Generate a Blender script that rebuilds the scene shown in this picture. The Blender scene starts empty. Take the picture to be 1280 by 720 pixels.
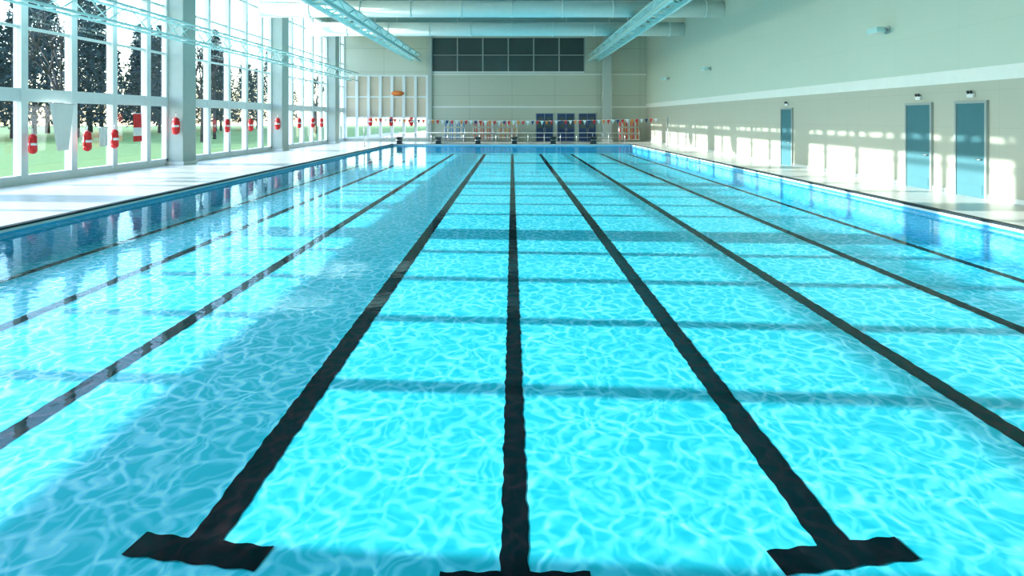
import bpy, bmesh, math, random
from mathutils import Vector, Matrix
random.seed(7)
scene = bpy.context.scene
scene.view_settings.view_transform = 'Standard'
scene.view_settings.look = 'None'
scene.view_settings.exposure = 0.0

# ------------------------------------------------------------------ materials
def new_mat(name):
    m = bpy.data.materials.new(name); m.use_nodes = True
    nt = m.node_tree; nt.nodes.clear()
    out = nt.nodes.new('ShaderNodeOutputMaterial')
    return m, nt, out
def mat(name, col, rough=0.5, metal=0.0, noise=0.06, nscale=3.0, bump=0.0, spec=0.5, emit=None):
    m, nt, out = new_mat(name)
    b = nt.nodes.new('ShaderNodeBsdfPrincipled')
    b.inputs['Roughness'].default_value = rough
    b.inputs['Metallic'].default_value = metal
    b.inputs['Specular IOR Level'].default_value = spec
    tc = nt.nodes.new('ShaderNodeTexCoord')
    n = nt.nodes.new('ShaderNodeTexNoise'); n.inputs['Scale'].default_value = nscale; n.inputs['Detail'].default_value = 4
    nt.links.new(tc.outputs['Object'], n.inputs['Vector'])
    mx = nt.nodes.new('ShaderNodeMix'); mx.data_type = 'RGBA'
    mx.inputs[6].default_value = tuple(c*(1-noise) for c in col)+(1,)
    mx.inputs[7].default_value = tuple(min(1, c*(1+noise)) for c in col)+(1,)
    nt.links.new(n.outputs['Fac'], mx.inputs[0])
    nt.links.new(mx.outputs[2], b.inputs['Base Color'])
    if bump:
        bp = nt.nodes.new('ShaderNodeBump'); bp.inputs['Strength'].default_value = bump; bp.inputs['Distance'].default_value = 0.01
        nt.links.new(n.outputs['Fac'], bp.inputs['Height']); nt.links.new(bp.outputs['Normal'], b.inputs['Normal'])
    nt.links.new(b.outputs[0], out.inputs[0])
    return m
def tile_mat(name, c1, c2, grout, w, h, mortar=0.01, rough=0.35, axis='XY'):
    m, nt, out = new_mat(name)
    b = nt.nodes.new('ShaderNodeBsdfPrincipled'); b.inputs['Roughness'].default_value = rough
    tc = nt.nodes.new('ShaderNodeTexCoord')
    sep = nt.nodes.new('ShaderNodeSeparateXYZ'); cmb = nt.nodes.new('ShaderNodeCombineXYZ')
    nt.links.new(tc.outputs['Object'], sep.inputs[0])
    nt.links.new(sep.outputs[axis[0]], cmb.inputs[0]); nt.links.new(sep.outputs[axis[1]], cmb.inputs[1])
    br = nt.nodes.new('ShaderNodeTexBrick'); br.offset = 0.0
    br.inputs['Scale'].default_value = 1.0
    br.inputs['Brick Width'].default_value = w; br.inputs['Row Height'].default_value = h
    br.inputs['Mortar Size'].default_value = mortar
    br.inputs['Color1'].default_value = tuple(c1)+(1,); br.inputs['Color2'].default_value = tuple(c2)+(1,)
    br.inputs['Mortar'].default_value = tuple(grout)+(1,)
    nt.links.new(cmb.outputs[0], br.inputs['Vector'])
    nt.links.new(br.outputs['Color'], b.inputs['Base Color'])
    nt.links.new(b.outputs[0], out.inputs[0])
    return m

M_wall_up = tile_mat('wall_paint_upper', (.56,.67,.58), (.57,.68,.59), (.53,.64,.55), 3.0, 1.6, 0.012, 0.6, 'YZ')
M_wall_lo = tile_mat('wall_paint_lower', (.49,.50,.41), (.50,.51,.42), (.45,.46,.38), 1.5, 1.0, 0.010, 0.6, 'YZ')
M_wall_far = tile_mat('wall_far_panels', (.56,.60,.50), (.58,.62,.52), (.40,.43,.36), 4.0, 2.2, 0.02, 0.6, 'XZ')
M_stripe = mat('wall_white_stripe', (.84,.87,.83), .5)
M_ceil = mat('ceiling_metal_deck', (.26,.38,.36), .6)
M_deck = tile_mat('deck_tiles', (.60,.62,.58), (.62,.64,.61), (.50,.52,.49), 0.3, 0.3, 0.008, 0.3)
M_poolfloor = tile_mat('pool_floor_tiles', (.052,.73,.93), (.055,.75,.95), (.050,.70,.90), 0.5, 0.5, 0.006, 0.5)
M_poolwall = mat('pool_wall_tiles', (.04,.45,.74), .4)
M_black = mat('black_tile', (.0012,.008,.012), .8, spec=.05)
M_nosing = mat('coping_dark_tile', (.02,.035,.04), .6, spec=.2)
M_coping = mat('coping_white', (.75,.80,.80), .4)
M_frame = mat('window_frame_white', (.76,.82,.83), .4)
M_col = mat('column_concrete', (.45,.52,.49), .6, bump=.1)
M_duct = mat('duct_painted', (.76,.88,.86), .4)
M_beam = mat('beam_painted_aqua', (.50,.78,.78), .45)
M_door = mat('door_teal', (.07,.19,.22), .8, spec=.15)
M_doorframe = mat('door_frame_grey', (.34,.40,.39), .6)
M_metal = mat('brushed_steel', (.62,.64,.65), .28, .9)
M_dark = mat('dark_plastic', (.02,.03,.035), .4)
M_red = mat('red_plastic', (.72,.02,.02), .4)
M_white = mat('white_plastic', (.82,.83,.82), .5)
M_orange = mat('orange_foam', (.80,.22,.04), .6)
M_navy = mat('navy_panel', (.015,.05,.16), .35)
M_blue = mat('blue_foam', (.03,.28,.65), .6)
M_yellow = mat('yellow_foam', (.80,.62,.06), .6)
M_warm = mat('warm_cladding_panel', (.66,.57,.44), .5, noise=.15, nscale=.6)
M_darkglass = mat('dark_glass', (.07,.10,.10), .15, noise=.3, nscale=.4)
M_grass = mat('grass', (.06,.16,.02), .9, noise=.4, nscale=2)
M_bark = mat('tree_bark', (.035,.035,.035), .9, noise=.3, nscale=8)
M_leaf = mat('evergreen_leaves', (.014,.040,.046), .8, noise=.5, nscale=1)
M_path = mat('outdoor_paving', (.28,.30,.30), .8)

def glass_mat():
    m, nt, out = new_mat('window_glass')
    tr = nt.nodes.new('ShaderNodeBsdfTransparent'); tr.inputs[0].default_value = (.93,.98,.99,1)
    gl = nt.nodes.new('ShaderNodeBsdfGlossy'); gl.inputs['Roughness'].default_value = 0.01
    fr = nt.nodes.new('ShaderNodeLayerWeight'); fr.inputs[0].default_value = .5
    pw = nt.nodes.new('ShaderNodeMath'); pw.operation = 'POWER'; pw.inputs[1].default_value = 5
    ad = nt.nodes.new('ShaderNodeMath'); ad.operation = 'MULTIPLY_ADD'; ad.inputs[1].default_value = .9; ad.inputs[2].default_value = .05
    nt.links.new(fr.outputs['Facing'], pw.inputs[0]); nt.links.new(pw.outputs[0], ad.inputs[0])
    mx = nt.nodes.new('ShaderNodeMixShader')
    nt.links.new(ad.outputs[0], mx.inputs[0]); nt.links.new(tr.outputs[0], mx.inputs[1]); nt.links.new(gl.outputs[0], mx.inputs[2])
    nt.links.new(mx.outputs[0], out.inputs[0])
    return m
M_glass = glass_mat()

def water_mat():
    m, nt, out = new_mat('pool_water')
    L = nt.links.new
    def N(t): return nt.nodes.new(t)
    def math_(op, a, b=None, clamp=False):
        n = N('ShaderNodeMath'); n.operation = op; n.use_clamp = clamp
        for i, v in enumerate((a, b)):
            if v is None: continue
            if isinstance(v, (int, float)): n.inputs[i].default_value = v
            else: L(v, n.inputs[i])
        return n.outputs[0]
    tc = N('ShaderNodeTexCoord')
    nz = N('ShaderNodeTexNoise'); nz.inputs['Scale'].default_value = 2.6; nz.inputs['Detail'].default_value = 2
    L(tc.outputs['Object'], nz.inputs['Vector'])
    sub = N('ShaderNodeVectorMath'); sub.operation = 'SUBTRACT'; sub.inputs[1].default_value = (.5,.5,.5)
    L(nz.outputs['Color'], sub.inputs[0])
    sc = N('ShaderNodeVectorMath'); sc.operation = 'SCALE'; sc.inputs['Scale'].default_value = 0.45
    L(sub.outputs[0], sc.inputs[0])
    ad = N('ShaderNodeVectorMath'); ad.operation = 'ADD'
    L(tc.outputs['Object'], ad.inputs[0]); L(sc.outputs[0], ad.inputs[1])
    def painted_caustics(scale, width, off):  # bright caustic lines painted into the water's transparent colour
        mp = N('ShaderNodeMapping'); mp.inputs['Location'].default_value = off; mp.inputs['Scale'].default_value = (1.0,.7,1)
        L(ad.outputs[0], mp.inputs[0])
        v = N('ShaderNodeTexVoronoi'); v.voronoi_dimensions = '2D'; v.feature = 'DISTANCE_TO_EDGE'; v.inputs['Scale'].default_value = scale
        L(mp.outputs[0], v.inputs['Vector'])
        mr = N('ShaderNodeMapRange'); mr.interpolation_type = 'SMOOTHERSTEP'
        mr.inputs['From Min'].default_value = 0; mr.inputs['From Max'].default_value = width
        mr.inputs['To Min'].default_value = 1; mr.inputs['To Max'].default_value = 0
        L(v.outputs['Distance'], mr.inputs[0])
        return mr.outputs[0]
    a = painted_caustics(5.4, .21, (0,0,0)); b = painted_caustics(8.8, .23, (3.3,1.7,0))
    # noise varies how strong the painted caustic lines are
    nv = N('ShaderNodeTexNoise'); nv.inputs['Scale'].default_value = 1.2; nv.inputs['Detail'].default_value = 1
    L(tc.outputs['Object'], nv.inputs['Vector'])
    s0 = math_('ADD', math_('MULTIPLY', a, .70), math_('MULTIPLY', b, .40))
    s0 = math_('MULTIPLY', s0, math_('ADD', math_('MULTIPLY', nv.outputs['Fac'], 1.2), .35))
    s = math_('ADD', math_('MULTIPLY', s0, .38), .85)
    # red raised along the lines to paint whiter caustic highlights
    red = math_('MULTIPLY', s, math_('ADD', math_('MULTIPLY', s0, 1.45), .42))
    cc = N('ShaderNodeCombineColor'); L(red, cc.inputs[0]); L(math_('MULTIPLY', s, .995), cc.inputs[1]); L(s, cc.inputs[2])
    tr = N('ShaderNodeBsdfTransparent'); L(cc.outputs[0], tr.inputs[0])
    n1 = N('ShaderNodeTexNoise'); n1.inputs['Scale'].default_value = 1.0; n1.inputs['Detail'].default_value = 2
    n2 = N('ShaderNodeTexNoise'); n2.inputs['Scale'].default_value = 4.5; n2.inputs['Detail'].default_value = 2
    L(tc.outputs['Object'], n1.inputs['Vector']); L(tc.outputs['Object'], n2.inputs['Vector'])
    h = math_('ADD', math_('MULTIPLY', n1.outputs['Fac'], .30), math_('MULTIPLY', n2.outputs['Fac'], .18))
    bp = N('ShaderNodeBump'); bp.inputs['Strength'].default_value = 1.0; bp.inputs['Distance'].default_value = 0.011
    L(h, bp.inputs['Height'])
    gl = N('ShaderNodeBsdfGlossy'); gl.inputs['Roughness'].default_value = .035; gl.inputs['Color'].default_value = (.72,.96,1,1)
    L(bp.outputs['Normal'], gl.inputs['Normal'])
    lw = N('ShaderNodeLayerWeight'); lw.inputs[0].default_value = .5; L(bp.outputs['Normal'], lw.inputs['Normal'])
    fres = math_('ADD', math_('MULTIPLY', math_('POWER', lw.outputs['Facing'], 5.0), .45), .012)
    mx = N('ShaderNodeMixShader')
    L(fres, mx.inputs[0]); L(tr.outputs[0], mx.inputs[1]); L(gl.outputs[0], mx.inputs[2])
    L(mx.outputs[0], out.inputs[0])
    return m
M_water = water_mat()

# ------------------------------------------------------------------ mesh builder
class MB:
    def __init__(s, name): s.name = name; s.bm = bmesh.new(); s.mats = []
    def mi(s, m):
        if m not in s.mats: s.mats.append(m)
        return s.mats.index(m)
    def _fin(s, verts, m, smooth=False):
        i = s.mi(m); fs = set()
        for v in verts:
            for f in v.link_faces: fs.add(f)
        for f in fs: f.material_index = i; f.smooth = smooth
    def box(s, x0, x1, y0, y1, z0, z1, m, bevel=0, rot=None):
        r = bmesh.ops.create_cube(s.bm, size=1)
        v = r['verts']
        bmesh.ops.scale(s.bm, vec=(abs(x1-x0), abs(y1-y0), abs(z1-z0)), verts=v)
        if rot is not None: bmesh.ops.transform(s.bm, matrix=rot, verts=v)
        bmesh.ops.translate(s.bm, vec=((x0+x1)/2, (y0+y1)/2, (z0+z1)/2), verts=v)
        s._fin(v, m)
        if bevel:
            es = set(e for q in v for e in q.link_edges)
            r2 = bmesh.ops.bevel(s.bm, geom=list(es), offset=bevel, segments=2, affect='EDGES', profile=.5)
            for f in r2['faces']: f.material_index = s.mi(m)
    def cyl(s, p0, p1, r0, m, r1=None, seg=20, smooth=True):
        p0 = Vector(p0); p1 = Vector(p1); d = p1-p0
        r1 = r0 if r1 is None else r1
        r = bmesh.ops.create_cone(s.bm, cap_ends=True, cap_tris=False, segments=seg, radius1=r0, radius2=r1, depth=d.length)
        v = r['verts']
        q = Vector((0,0,1)).rotation_difference(d.normalized())
        bmesh.ops.transform(s.bm, matrix=Matrix.Translation((p0+p1)/2) @ q.to_matrix().to_4x4(), verts=v)
        s._fin(v, m, smooth)
    def sph(s, c, r, m, sc=(1,1,1)):
        q = bmesh.ops.create_icosphere(s.bm, subdivisions=2, radius=r)
        v = q['verts']; bmesh.ops.scale(s.bm, vec=sc, verts=v); bmesh.ops.translate(s.bm, vec=c, verts=v)
        s._fin(v, m, True)
    def poly(s, pts, m):
        vs = [s.bm.verts.new(p) for p in pts]; f = s.bm.faces.new(vs); f.material_index = s.mi(m)
    def done(s, loc=(0,0,0), rotz=0):
        me = bpy.data.meshes.new(s.name); s.bm.to_mesh(me); s.bm.free()
        for m in s.mats: me.materials.append(m)
        o = bpy.data.objects.new(s.name, me); scene.collection.objects.link(o)
        o.location = loc; o.rotation_euler = (0,0,rotz)
        return o
def dup(o, loc, rotz=0, sc=1):
    n = bpy.data.objects.new(o.name.split('.')[0], o.data); scene.collection.objects.link(n)
    n.location = loc; n.rotation_euler = (0,0,rotz); n.scale = (sc,)*3
    return n

# ------------------------------------------------------------------ dimensions
DZ = 0.12            # deck level (water = 0)
XL, XR = -9.9, 9.9   # pool sides
Y0, Y1 = 2.6, 53.0   # pool ends
WL, WR = -15.9, 12.57
YB, YF = -8.5, 60.0
CZ = 11.0
FN, FF = -0.72, -0.60

def floor_z(y): return FN + (FF-FN)*(y-Y0)/(Y1-Y0)

b = MB('swimming_pool')
b.poly([(XL,Y0,FN),(XR,Y0,FN),(XR,Y1,FF),(XL,Y1,FF)], M_poolfloor)
b.box(XL-.08, XL, Y0-.08, Y1+.08, -1.0, .03, M_poolwall)
b.box(XR, XR+.08, Y0-.08, Y1+.08, -1.0, .03, M_poolwall)
b.box(XL, XR, Y0-.08, Y0, -1.0, .03, M_poolwall)
b.box(XL, XR, Y1, Y1+.08, -1.0, .03, M_poolwall)
for x0, x1 in ((XL-.10, XL+.02), (XR-.02, XR+.10)):
    b.box(x0, x1, Y0-.08, Y1+.08, .03, .09, M_coping)
    b.box(x0-.02, x1+.02, Y0-.08, Y1+.08, .09, DZ+.015, M_nosing)
b.box(XL, XR, Y1-.02, Y1+.10, .03, .10, M_coping); b.box(XL, XR, Y1-.02, Y1+.12, .10, DZ+.015, M_nosing)
b.box(XL, XR, Y0-.10, Y0+.02, .03, DZ+.015, M_coping)
b.done()

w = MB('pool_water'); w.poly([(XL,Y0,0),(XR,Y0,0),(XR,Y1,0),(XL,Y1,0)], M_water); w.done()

def lane(x, width, ty, tyaw):
    m = MB('lane_marking')
    n = 900; ya, yb = ty, Y1-2.0
    ph = random.uniform(0,9); prev = None
    idx = m.mi(M_black)
    for i in range(n+1):
        t = i/n; y = ya + (yb-ya)*t**1.5
        wob = .005*math.sin(y*9.1+ph)+.003*math.sin(y*17.3+ph*2)
        wl = .004*math.sin(y*31+ph*3); wr = .004*math.sin(y*27+ph*5)
        z = floor_z(y)+.004
        a = m.bm.verts.new((x-width/2+wob+wl, y, z)); c = m.bm.verts.new((x+width/2+wob+wr, y, z))
        if prev: f = m.bm.faces.new((prev[0], prev[1], c, a)); f.material_index = idx
        prev = (a, c)
    def tee(yc, yaw):
        N_ = 24; top = []; bot = []
        for i in range(N_+1):
            u = -.5+i/N_; px = u*.98
            e1 = .010*math.sin(i*1.3+ph); e2 = .010*math.sin(i*1.1+ph*2)
            for lst, dy in ((top,.12+e1),(bot,-.12+e2)):
                X = x+px*math.cos(yaw)-dy*math.sin(yaw); Y = yc+px*math.sin(yaw)+dy*math.cos(yaw)
                lst.append(m.bm.verts.new((X,Y,floor_z(Y)+.007)))
        for i in range(N_):
            f = m.bm.faces.new((bot[i],bot[i+1],top[i+1],top[i])); f.material_index = idx
    tee(ya, tyaw); tee(yb, 0)
    m.done()
lane(0.02, .19, 4.06, 0)
lane(-2.15, .25, 4.38, math.radians(-9)); lane(2.24, .25, 4.34, math.radians(9))
lane(-4.70, .23, 4.6, 0); lane(4.72, .23, 4.6, 0)
lane(-7.2, .22, 4.6, 0); lane(7.12, .22, 4.6, 0)
lane(-9.25, .2, 4.6, 0); lane(9.25, .20, 4.6, 0)

f = MB('floor')
f.box(WL-.3, XL-.08, YB, YF, -1.2, DZ, M_deck)
f.box(XR+.08, WR, YB, YF, -1.2, DZ, M_deck)
f.box(XL-.08, XR+.08, Y1+.08, YF, -1.2, DZ, M_deck)
f.box(XL-.08, XR+.08, YB, Y0-.08, -1.2, DZ, M_deck)
f.done()

r = MB('wall_right')
r.box(WR, WR+.3, YB, YF+.3, -1.2, 3.25, M_wall_lo)
r.box(WR-.015, WR+.3, YB, YF, 3.25, 3.62, M_stripe)
r.box(WR, WR+.3, YB, YF+.3, 3.62, CZ, M_wall_up)
r.done()
bs = MB('baseboard_right'); bs.box(WR-.03, WR, YB, YF, DZ, DZ+.12, M_stripe); bs.done()

FX = -7.75
r = MB('wall_far')
r.box(FX, WR, YF, YF+.3, -1.2, 6.55, M_wall_far)
r.box(6.8, WR, YF, YF+.3, 6.55, 9.8, M_wall_far)
r.box(FX, WR, YF, YF+.3, 9.8, CZ, M_wall_far)
r.box(WL-.3, FX, YF, YF+.3, 6.3, CZ, M_wall_far)
r.box(WL-.3, FX, YF, YF+.3, -1.2, .35, M_wall_far)
r.box(FX-.1, FX+.25, YF-.25, YF, DZ, CZ, M_col)
r.done()
wn = MB('window_7')
wn.box(FX+.25, 6.8, YF+.1, YF+.14, 6.55, 9.8, M_darkglass)
k = 6; x0 = FX+.25; dx = (6.8-x0)/k
for i in range(k+1):
    wn.box(x0+dx*i-.06, x0+dx*i+.06, YF-.02, YF+.2, 6.55, 9.8, M_doorframe)
wn.box(x0, 6.8, YF-.03, YF+.2, 6.5, 6.66, M_frame); wn.box(x0, 6.8, YF-.02, YF+.2, 8.15, 8.22, M_doorframe)
wn.done()
tr = MB('trim_1'); tr.box(FX+.25, WR, YF-.05, YF, 6.3, 6.42, M_stripe); tr.box(FX+.25, WR, YF-.04, YF, 3.25, 3.4, M_stripe); tr.done()

r = MB('wall_back'); r.box(WL-.3, WR+.3, YB-.3, YB, -1.2, CZ, M_wall_far); r.done()
c = MB('ceiling'); c.box(WL-.3, WR+.3, YB-.3, YF+.3, CZ, CZ+.3, M_ceil)
for i in range(34):
    y = YB+1+i*2.0; c.box(WL, WR, y, y+.12, CZ-.25, CZ, M_ceil)
c.done()

# ------------------------------------------------------------------ left window wall
TOP = 10.4
cols = [4.1, 16.7, 29.2, 41.8, 54.4]
wl = MB('wall_left')
wl.box(WL-.3, WL+.2, YB, YF, TOP, CZ, M_wall_far)
wl.box(WL-.3, WL+.2, YB, YF, DZ, .30, M_coping)
wl.done()
cm = MB('column')
cm.box(0,.9,0,1.2,DZ,CZ-.02,M_col, bevel=.03)
cm.box(-.03,.93,-.03,1.23,DZ,DZ+.15,M_stripe)
cobj = cm.done(loc=(-15.9, cols[0], 0))
for y in cols[1:]: dup(cobj, (-15.9, y, 0))
edges = [(YB, cols[0])]+[(cols[i]+1.2, cols[i+1]) for i in range(4)]+[(cols[4]+1.2, YF)]
for wi, (ya, yb) in enumerate(edges):
    m = MB('window_%d' % (wi+1))
    gx = WL+.06
    m.poly([(gx,ya+.05,.32),(gx,yb-.05,.32),(gx,yb-.05,TOP-.02),(gx,ya+.05,TOP-.02)], M_glass)
    ys = []
    y = yb-1.55
    while y > ya+.6: ys.append(y); y -= 2.35
    for y in ys:
        m.box(WL-.04, WL+.22, y-.145, y+.145, .30, TOP, M_frame)
    m.box(WL-.02, WL+.2, ya, ya+.12, .30, TOP, M_frame); m.box(WL-.02, WL+.2, yb-.12, yb, .30, TOP, M_frame)
    m.box(WL-.02, WL+.18, ya, yb, 2.80, 3.22, M_frame)
    for z in (5.15, 7.3, 9.1): m.box(WL, WL+.12, ya, yb, z, z+.09, M_frame)
    m.box(WL-.02, WL+.2, ya, yb, TOP-.12, TOP, M_frame); m.box(WL-.02, WL+.2, ya, yb, .30, .42, M_frame)
    m.done()
m = MB('window_8')
m.poly([(WL+.2,YF+.1,.35),(FX-.1,YF+.1,.35),(FX-.1,YF+.1,2.3),(WL+.2,YF+.1,2.3)], M_glass)
m.box(WL+.2, FX-.1, YF+.1, YF+.16, 2.3, 6.3, M_warm)
nx = 7
for i in range(nx+1):
    x = WL+.25+(FX-.2-WL-.25)*i/nx
    m.box(x-.13, x+.13, YF-.05, YF+.2, .35, 6.3, M_frame)
for z in (.35, 2.3, 4.2, 6.18): m.box(WL+.2, FX-.1, YF-.02, YF+.18, z, z+.13, M_frame)
m.done()

t = MB('lattice_girder')
gx0, gx1, gz0, gz1 = -14.95, -14.35, 5.75, 6.45
for x in (gx0, gx1):
    for z in (gz0, gz1):
        t.cyl((x,YB+.05,z),(x,YF-.3,z),.05,M_beam,seg=10)
y = YB+.05; i = 0
while y < YF-1.6:
    for x in (gx0, gx1):
        a, c_ = (gz0, gz1) if i % 2 == 0 else (gz1, gz0)
        t.cyl((x,y,a),(x,y+1.2,c_),.022,M_beam,seg=6)
    t.cyl((gx0,y,gz0),(gx1,y,gz0),.022,M_beam,seg=6); t.cyl((gx0,y,gz1),(gx1,y,gz1),.022,M_beam,seg=6)
    y += 1.2; i += 1
t.done()

d = MB('ventilation_duct')
d.cyl((WL+.95,0,0),(WR-.02,0,0),.50,M_duct,seg=40)
for x in [-12,-9,-6,-3,0,3,6,9,11.5]: d.cyl((x-.05,0,0),(x+.05,0,0),.525,M_duct,seg=40)
for x in (-11,-4,4,10): d.cyl((x,0,.4),(x,0,2.2),.02,M_metal,seg=8)
dob = d.done(loc=(0, 38.2, 8.78))
for y in (46.9,): dup(dob, (0, y, 8.78))

def longbeam(X):
    t = MB('roof_beam')
    z0, z1, hw = 7.55, 8.2, .5
    t.box(X-hw, X+hw, YB+.05, YF-.3, z1-.08, z1, M_beam)
    t.box(X-hw, X-hw+.16, YB+.05, YF-.3, z0, z0+.2, M_beam); t.box(X+hw-.16, X+hw, YB+.05, YF-.3, z0, z0+.2, M_beam)
    y = YB+.1; i = 0
    while y < YF-2:
        for x in (X-hw+.07, X+hw-.07):
            a, c_ = (z0+.1, z1-.05) if i % 2 == 0 else (z1-.05, z0+.1)
            t.cyl((x,y,a),(x,y+1.6,c_),.04,M_beam,seg=8)
        t.box(X-hw, X+hw, y-.04, y+.04, z0+.02, z0+.12, M_beam)
        y += 1.6; i += 1
    for y in range(-6, 58, 8):
        t.cyl((X,y,z1),(X,y,CZ-.2),.03,M_metal,seg=8)
    t.done()
longbeam(-9.0); longbeam(7.6)

cm = MB('column'); cm.box(8.35,9.15,58.6,59.4,DZ,CZ-.02,M_col,bevel=.03); cm.box(8.3,9.2,58.55,59.45,DZ,DZ+.2,M_stripe); cm.done()

for i, (ya, yb) in enumerate([(16.93,18.02),(19.15,20.3),(28.65,29.75)]):
    m = MB('door_%d' % (i+1))
    m.box(WR-.05, WR, ya, yb, DZ, 2.66, M_door, bevel=.006)
    for p, q in ((ya-.07, ya), (yb, yb+.07)): m.box(WR-.08, WR, p, q, DZ, 2.73, M_doorframe)
    m.box(WR-.08, WR, ya, yb, 2.66, 2.73, M_doorframe)
    m.box(WR-.06, WR-.04, ya+.1, yb-.1, .2, .45, M_door)
    m.cyl((WR-.05, ya+.12, 1.15),(WR-.12, ya+.12, 1.15),.02,M_metal,seg=10)
    m.cyl((WR-.12, ya+.11, 1.15),(WR-.12, ya+.26, 1.15),.016,M_metal,seg=10)
    m.done()
    s = MB('emergency_light'); yc = (ya+yb)/2
    s.box(WR-.08, WR, yc-.12, yc+.12, 2.82, 2.93, M_white, bevel=.01)
    s.cyl((WR-.06,yc-.06,2.93),(WR-.10,yc-.06,3.0),.035,M_dark,seg=12); s.cyl((WR-.06,yc+.06,2.93),(WR-.10,yc+.06,3.0),.035,M_dark,seg=12)
    s.done()
s = MB('wall_floodlight')
s.box(-.05,0,-.12,.12,-.12,.12,M_metal,bevel=.01)
s.cyl((-.05,0,0),(-.30,0,0),.03,M_metal,seg=10)
s.box(-.55,-.25,-.30,.30,-.10,.08,M_beam,bevel=.03)
s.box(-.52,-.28,-.27,.27,-.115,-.10,M_white)
so = s.done(loc=(WR,21.4,5.2)); dup(so,(WR,40.5,5.4)); dup(so,(WR,51.3,5.45)); dup(so,(WR,11.5,5.2))

s = MB('starting_block')
s.box(-.26,.26,-.05,.55,.0,.04,M_dark)
s.box(-.20,.20,.05,.15,.04,.50,M_dark); s.box(-.20,.20,.40,.50,.04,.58,M_dark)
s.box(-.27,.27,-.02,.62,.50,.56,M_dark,bevel=.01,rot=Matrix.Rotation(math.radians(7),4,'X'))
s.cyl((-.22,0,.32),(.22,0,.32),.018,M_metal,seg=8)
so = s.done(loc=(-9.4, Y1+.2, DZ))
for x in (-6.15,-2.84,.2,3.44,6.8): dup(so,(x,Y1+.2,DZ))

p = MB('backstroke_flag_line')
yy = 48.5; xa, xb = -11.2, 11.8
for x in (xa, xb):
    p.cyl((x,yy,DZ),(x,yy,2.35),.035,M_metal,seg=10); p.cyl((x,yy,DZ),(x,yy,DZ+.05),.16,M_metal,seg=16)
n = 64; cols_ = [M_red,M_white,M_orange,M_red,M_white,M_navy]
def sag(u): return 2.28-.22*(1-(2*u-1)**2)
for i in range(n):
    u0, u1 = i/n, (i+1)/n
    p.cyl((xa+(xb-xa)*u0,yy,sag(u0)),(xa+(xb-xa)*u1,yy,sag(u1)),.008,M_white,seg=5)
    if 1 < i < n-2:
        X = xa+(xb-xa)*(u0+u1)/2; Z = sag((u0+u1)/2); mm = cols_[i % 6]
        for e in (-.002,.002):
            p.poly([(X-.13,yy+e,Z),(X+.13,yy+e,Z),(X,yy+e+.03,Z-.34)], mm)
p.done()

# rescue cans hanging on the glazing mullions
l = MB('rescue_can')
l.sph((0,0,.22),.115,M_red,(1,1.1,1)); l.cyl((0,0,-.20),(0,0,.22),.125,M_red,r1=.115,seg=20); l.sph((0,0,-.20),.125,M_red,(1,1.1,1))
l.cyl((0,0,-.04),(0,0,.04),.130,M_white,seg=20)
for s_ in (-1,1):
    l.box(-.02,.02,s_*.13-.02,s_*.13+.02,-.16,.18,M_red,bevel=.008); l.box(-.02,.02,min(0,s_*.15),max(0,s_*.15),.14,.18,M_red)
l.cyl((0,0,.32),(0,0,.50),.012,M_white,seg=6); l.cyl((0,0,.50),(-.12,0,.52),.012,M_metal,seg=6)
lo = None
bx = WL+.44
for y, z in ((20.65,1.42),(23.3,1.42),(24.9,1.45),(31.0,1.85),(34.75,1.85),(37.9,1.85),(43.6,1.9),(46.5,1.9),(49.65,1.9),(52.0,1.9)):
    if lo is None: lo = l.done(loc=(bx,y,z))
    else: dup(lo,(bx,y,z),0,1.15)
dup(lo,(-15.2,28.95,1.9),math.radians(90),1.2); dup(lo,(-15.2,41.5,1.9),math.radians(90),1.2)
for x in (-13.2,-11.3,-9.4): dup(lo,(x,YF-.25,1.95),math.radians(-90),1.3)
def banner(yc, z0, z1, wtop, wbot, mats):
    m = MB('hanging_banner')
    N_, K = 14, 10; g = []
    for k_ in range(K+1):
        t_ = k_/K; wdt = wtop+(wbot-wtop)*t_; row = []
        for i in range(N_+1):
            u = -.5+i/N_
            row.append(m.bm.verts.new((.04*math.sin(i*1.5)*(.3+t_), u*wdt, z1+(z0-z1)*t_)))
        g.append(row)
    for k_ in range(K):
        mm = mats[int(k_/K*len(mats))]
        for i in range(N_):
            f = m.bm.faces.new((g[k_][i],g[k_][i+1],g[k_+1][i+1],g[k_+1][i])); f.material_index = m.mi(mm); f.smooth = True
    m.cyl((0,-wtop/2-.04,z1),(0,wtop/2+.04,z1),.018,M_metal,seg=8)
    m.cyl((0,0,z1),(-.15,0,z1+.02),.012,M_metal,seg=8)
    m.done(loc=(WL+.44,yc,0))
banner(22.0, 1.15, 2.75, 1.2, .5, [M_white])
banner(26.4, 1.3, 2.45, .55, .55, [M_red,M_red,M_white,M_red])
banner(24.2, 1.2, 1.9, .5, .4, [M_white])

s = MB('wall_sign'); s.cyl((0,0,0),(0,.06,0),.38,M_orange,seg=32); s.cyl((0,-.01,0),(0,0,0),.30,M_orange,seg=32)
o = s.done(loc=(-10.7,YF-.12,4.6)); o.scale = (1.6,1,.6)

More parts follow.
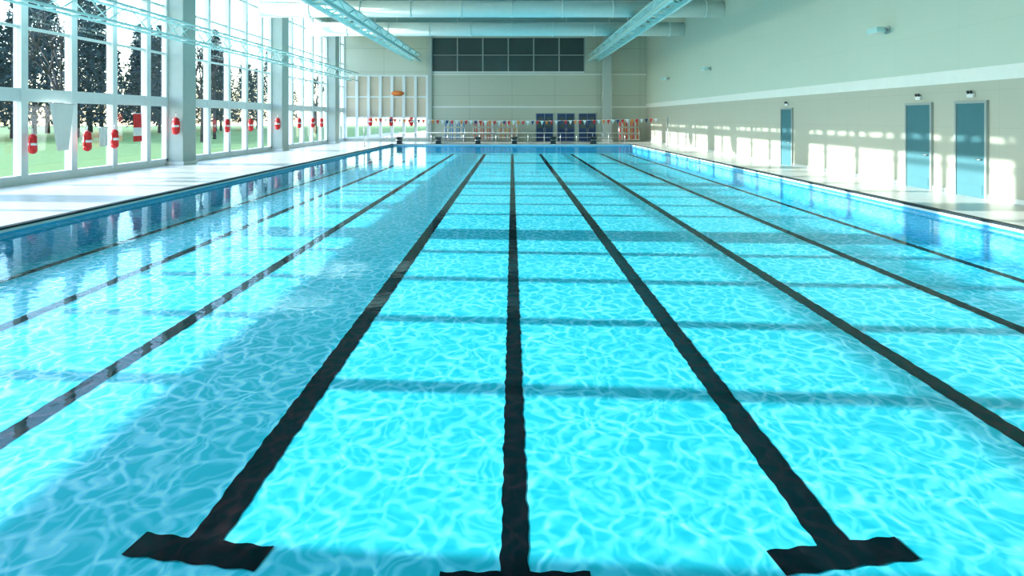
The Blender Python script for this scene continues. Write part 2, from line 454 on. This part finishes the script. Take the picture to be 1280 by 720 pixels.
for i, x in enumerate((2.2, 4.2, 6.2)):
    m = MB('door_%d' % (4+i))
    m.box(x, x+1.7, YF-.06, YF-.01, DZ, 2.75, M_doorframe)
    m.box(x+.08, x+.82, YF-.09, YF-.06, DZ+.03, 2.68, M_navy); m.box(x+.88, x+1.62, YF-.09, YF-.06, DZ+.03, 2.68, M_navy)
    m.box(x+.2, x+.7, YF-.10, YF-.09, 1.3, 2.4, M_darkglass); m.box(x+1.0, x+1.5, YF-.10, YF-.09, 1.3, 2.4, M_darkglass)
    m.cyl((x+.76,YF-.16,1.0),(x+.76,YF-.16,1.4),.015,M_metal,seg=8); m.cyl((x+.94,YF-.16,1.0),(x+.94,YF-.16,1.4),.015,M_metal,seg=8)
    m.done()
def rack(x, boards):
    m = MB('kickboard_rack')
    for xx in (x-.9, x+.9):
        for yy_ in (57.9, 58.4): m.cyl((xx,yy_,DZ),(xx,yy_,1.9),.025,M_metal,seg=8)
    for z in (.35,.95,1.5):
        m.box(x-.9,x+.9,57.9,58.4,z-.02,z,M_metal)
        for i in range(9):
            xx = x-.8+i*.2; mm = boards[(i+int(z*10)) % len(boards)]
            m.box(xx-.03,xx+.03,57.95,58.3,z,z+.42,mm,bevel=.01)
    m.done()
rack(-2.6,[M_orange,M_red,M_white]); rack(-.4,[M_orange,M_yellow,M_red,M_white]); rack(-5.2,[M_blue,M_white,M_blue])
rack(10.6,[M_red,M_white,M_orange])
def bench(x0, x1, y):
    m = MB('bench')
    for k_ in range(3): m.box(x0,x1,y+k_*.13,y+k_*.13+.11,DZ+.42,DZ+.46,M_white)
    for x in (x0+.2,(x0+x1)/2,x1-.2):
        m.box(x-.03,x+.03,y,y+.38,DZ+.38,DZ+.42,M_metal); m.box(x-.03,x+.03,y+.02,y+.07,DZ,DZ+.38,M_metal); m.box(x-.03,x+.03,y+.31,y+.36,DZ,DZ+.38,M_metal)
    m.done()
bench(-13.5,-9.5,58.7); bench(-7,-4.6,59.3)
m = MB('pool_end_railing')
for i in range(15):
    x = -9.8+i*1.4; m.cyl((x,55.6,DZ),(x,55.6,1.0),.03,M_metal,seg=8)
m.cyl((-9.8,55.6,1.0),(9.8,55.6,1.0),.03,M_white,seg=8); m.cyl((-9.8,55.6,.6),(9.8,55.6,.6),.02,M_white,seg=8)
m.done()

# ------------------------------------------------------------------ outside
g = MB('lawn'); g.poly([(-160,-80,-.05),(WL-.35,-80,-.05),(WL-.35,200,-.05),(-160,200,-.05)], M_grass)
g.done()
g = MB('garden_path'); g.box(WL-3.2, WL-.35, -40, 100, -.05, .02, M_path); g.done()
def conifer(seed, H):
    random.seed(seed); m = MB('evergreen_tree')
    m.cyl((0,0,-.1),(0,0,H*.95),.22,M_bark,r1=.03,seg=8)
    il = m.mi(M_leaf)
    for k_ in range(2600):
        t_ = random.random()**.9; z = 2.0+t_*(H-2.0)
        R = (1-t_)**.7*2.9+.15; a = random.uniform(0,6.283); rr = R*math.sqrt(random.random())
        c_ = Vector((rr*math.cos(a), rr*math.sin(a), z-.25*rr)); s_ = random.uniform(.12,.38)
        q = [m.bm.verts.new(c_+Vector([random.uniform(-s_,s_) for _ in range(3)])) for _ in range(3)]
        f_ = m.bm.faces.new(q); f_.material_index = il
    return m
def bare(seed, H):
    random.seed(seed); m = MB('bare_tree')
    def br(p, d, L_, r_, dep):
        e = p+d*L_; m.cyl(p, e, r_, M_bark, r1=r_*.65, seg=6)
        if dep == 0: return
        for k_ in range(3 if dep > 2 else 4):
            nd = (d+Vector((random.uniform(-.7,.7),random.uniform(-.7,.7),random.uniform(-.1,.5)))).normalized()
            br(e, nd, L_*random.uniform(.6,.8), r_*.6, dep-1)
    br(Vector((0,0,-.1)), Vector((0,0,1)), H*.3, .22, 4)
    return m
base = [conifer(1,15).done(loc=(-54,66,-.05)), conifer(2,13).done(loc=(-60,74,-.05)), bare(3,13).done(loc=(-38,54,-.05))]
random.seed(11)
for i in range(24):   # tree belt
    y = 62+i*3.9; x = -52-random.uniform(0,7)
    dup(base[i % 2], (x,y,-.05), random.uniform(0,6), random.uniform(.95,1.3))
for i in range(14):
    y = 68+i*6.2; x = -68-random.uniform(0,6)
    dup(base[i % 2], (x,y,-.05), random.uniform(0,6), random.uniform(1.2,1.6))
for i in range(6):
    dup(base[2], (-30-3*(i%2), 62+i*9, -.05), random.uniform(0,6), random.uniform(.7,.95))

# ------------------------------------------------------------------ sun + sky
sd = bpy.data.lights.new('sun','SUN'); sd.energy = 12.0; sd.angle = math.radians(.5); sd.color = (1,.98,.93)
so = bpy.data.objects.new('sun', sd); scene.collection.objects.link(so)
dirv = Vector((1.0,-.07,-.29)).normalized()
so.rotation_euler = dirv.to_track_quat('-Z','Y').to_euler(); so.location = (-40,20,20)
wd = bpy.data.worlds.new('sky'); scene.world = wd; wd.use_nodes = True
nt = wd.node_tree; bg = nt.nodes['Background']
sky = nt.nodes.new('ShaderNodeTexSky'); sky.sky_type = 'NISHITA'; sky.sun_disc = False
sky.sun_elevation = math.radians(40); sky.sun_rotation = math.radians(-90); sky.air_density = 1.2; sky.dust_density = .6
nt.links.new(sky.outputs[0], bg.inputs[0]); bg.inputs[1].default_value = .95

# ------------------------------------------------------------------ camera
cd = bpy.data.cameras.new('camera'); cam = bpy.data.objects.new('camera', cd); scene.collection.objects.link(cam)
cd.sensor_width = 36; cd.lens = 36*800/1280; cd.shift_y = -212/1280
cam.location = (0,0,2.25); cam.rotation_euler = (math.radians(90),0,0); cd.clip_end = 500
scene.camera = cam
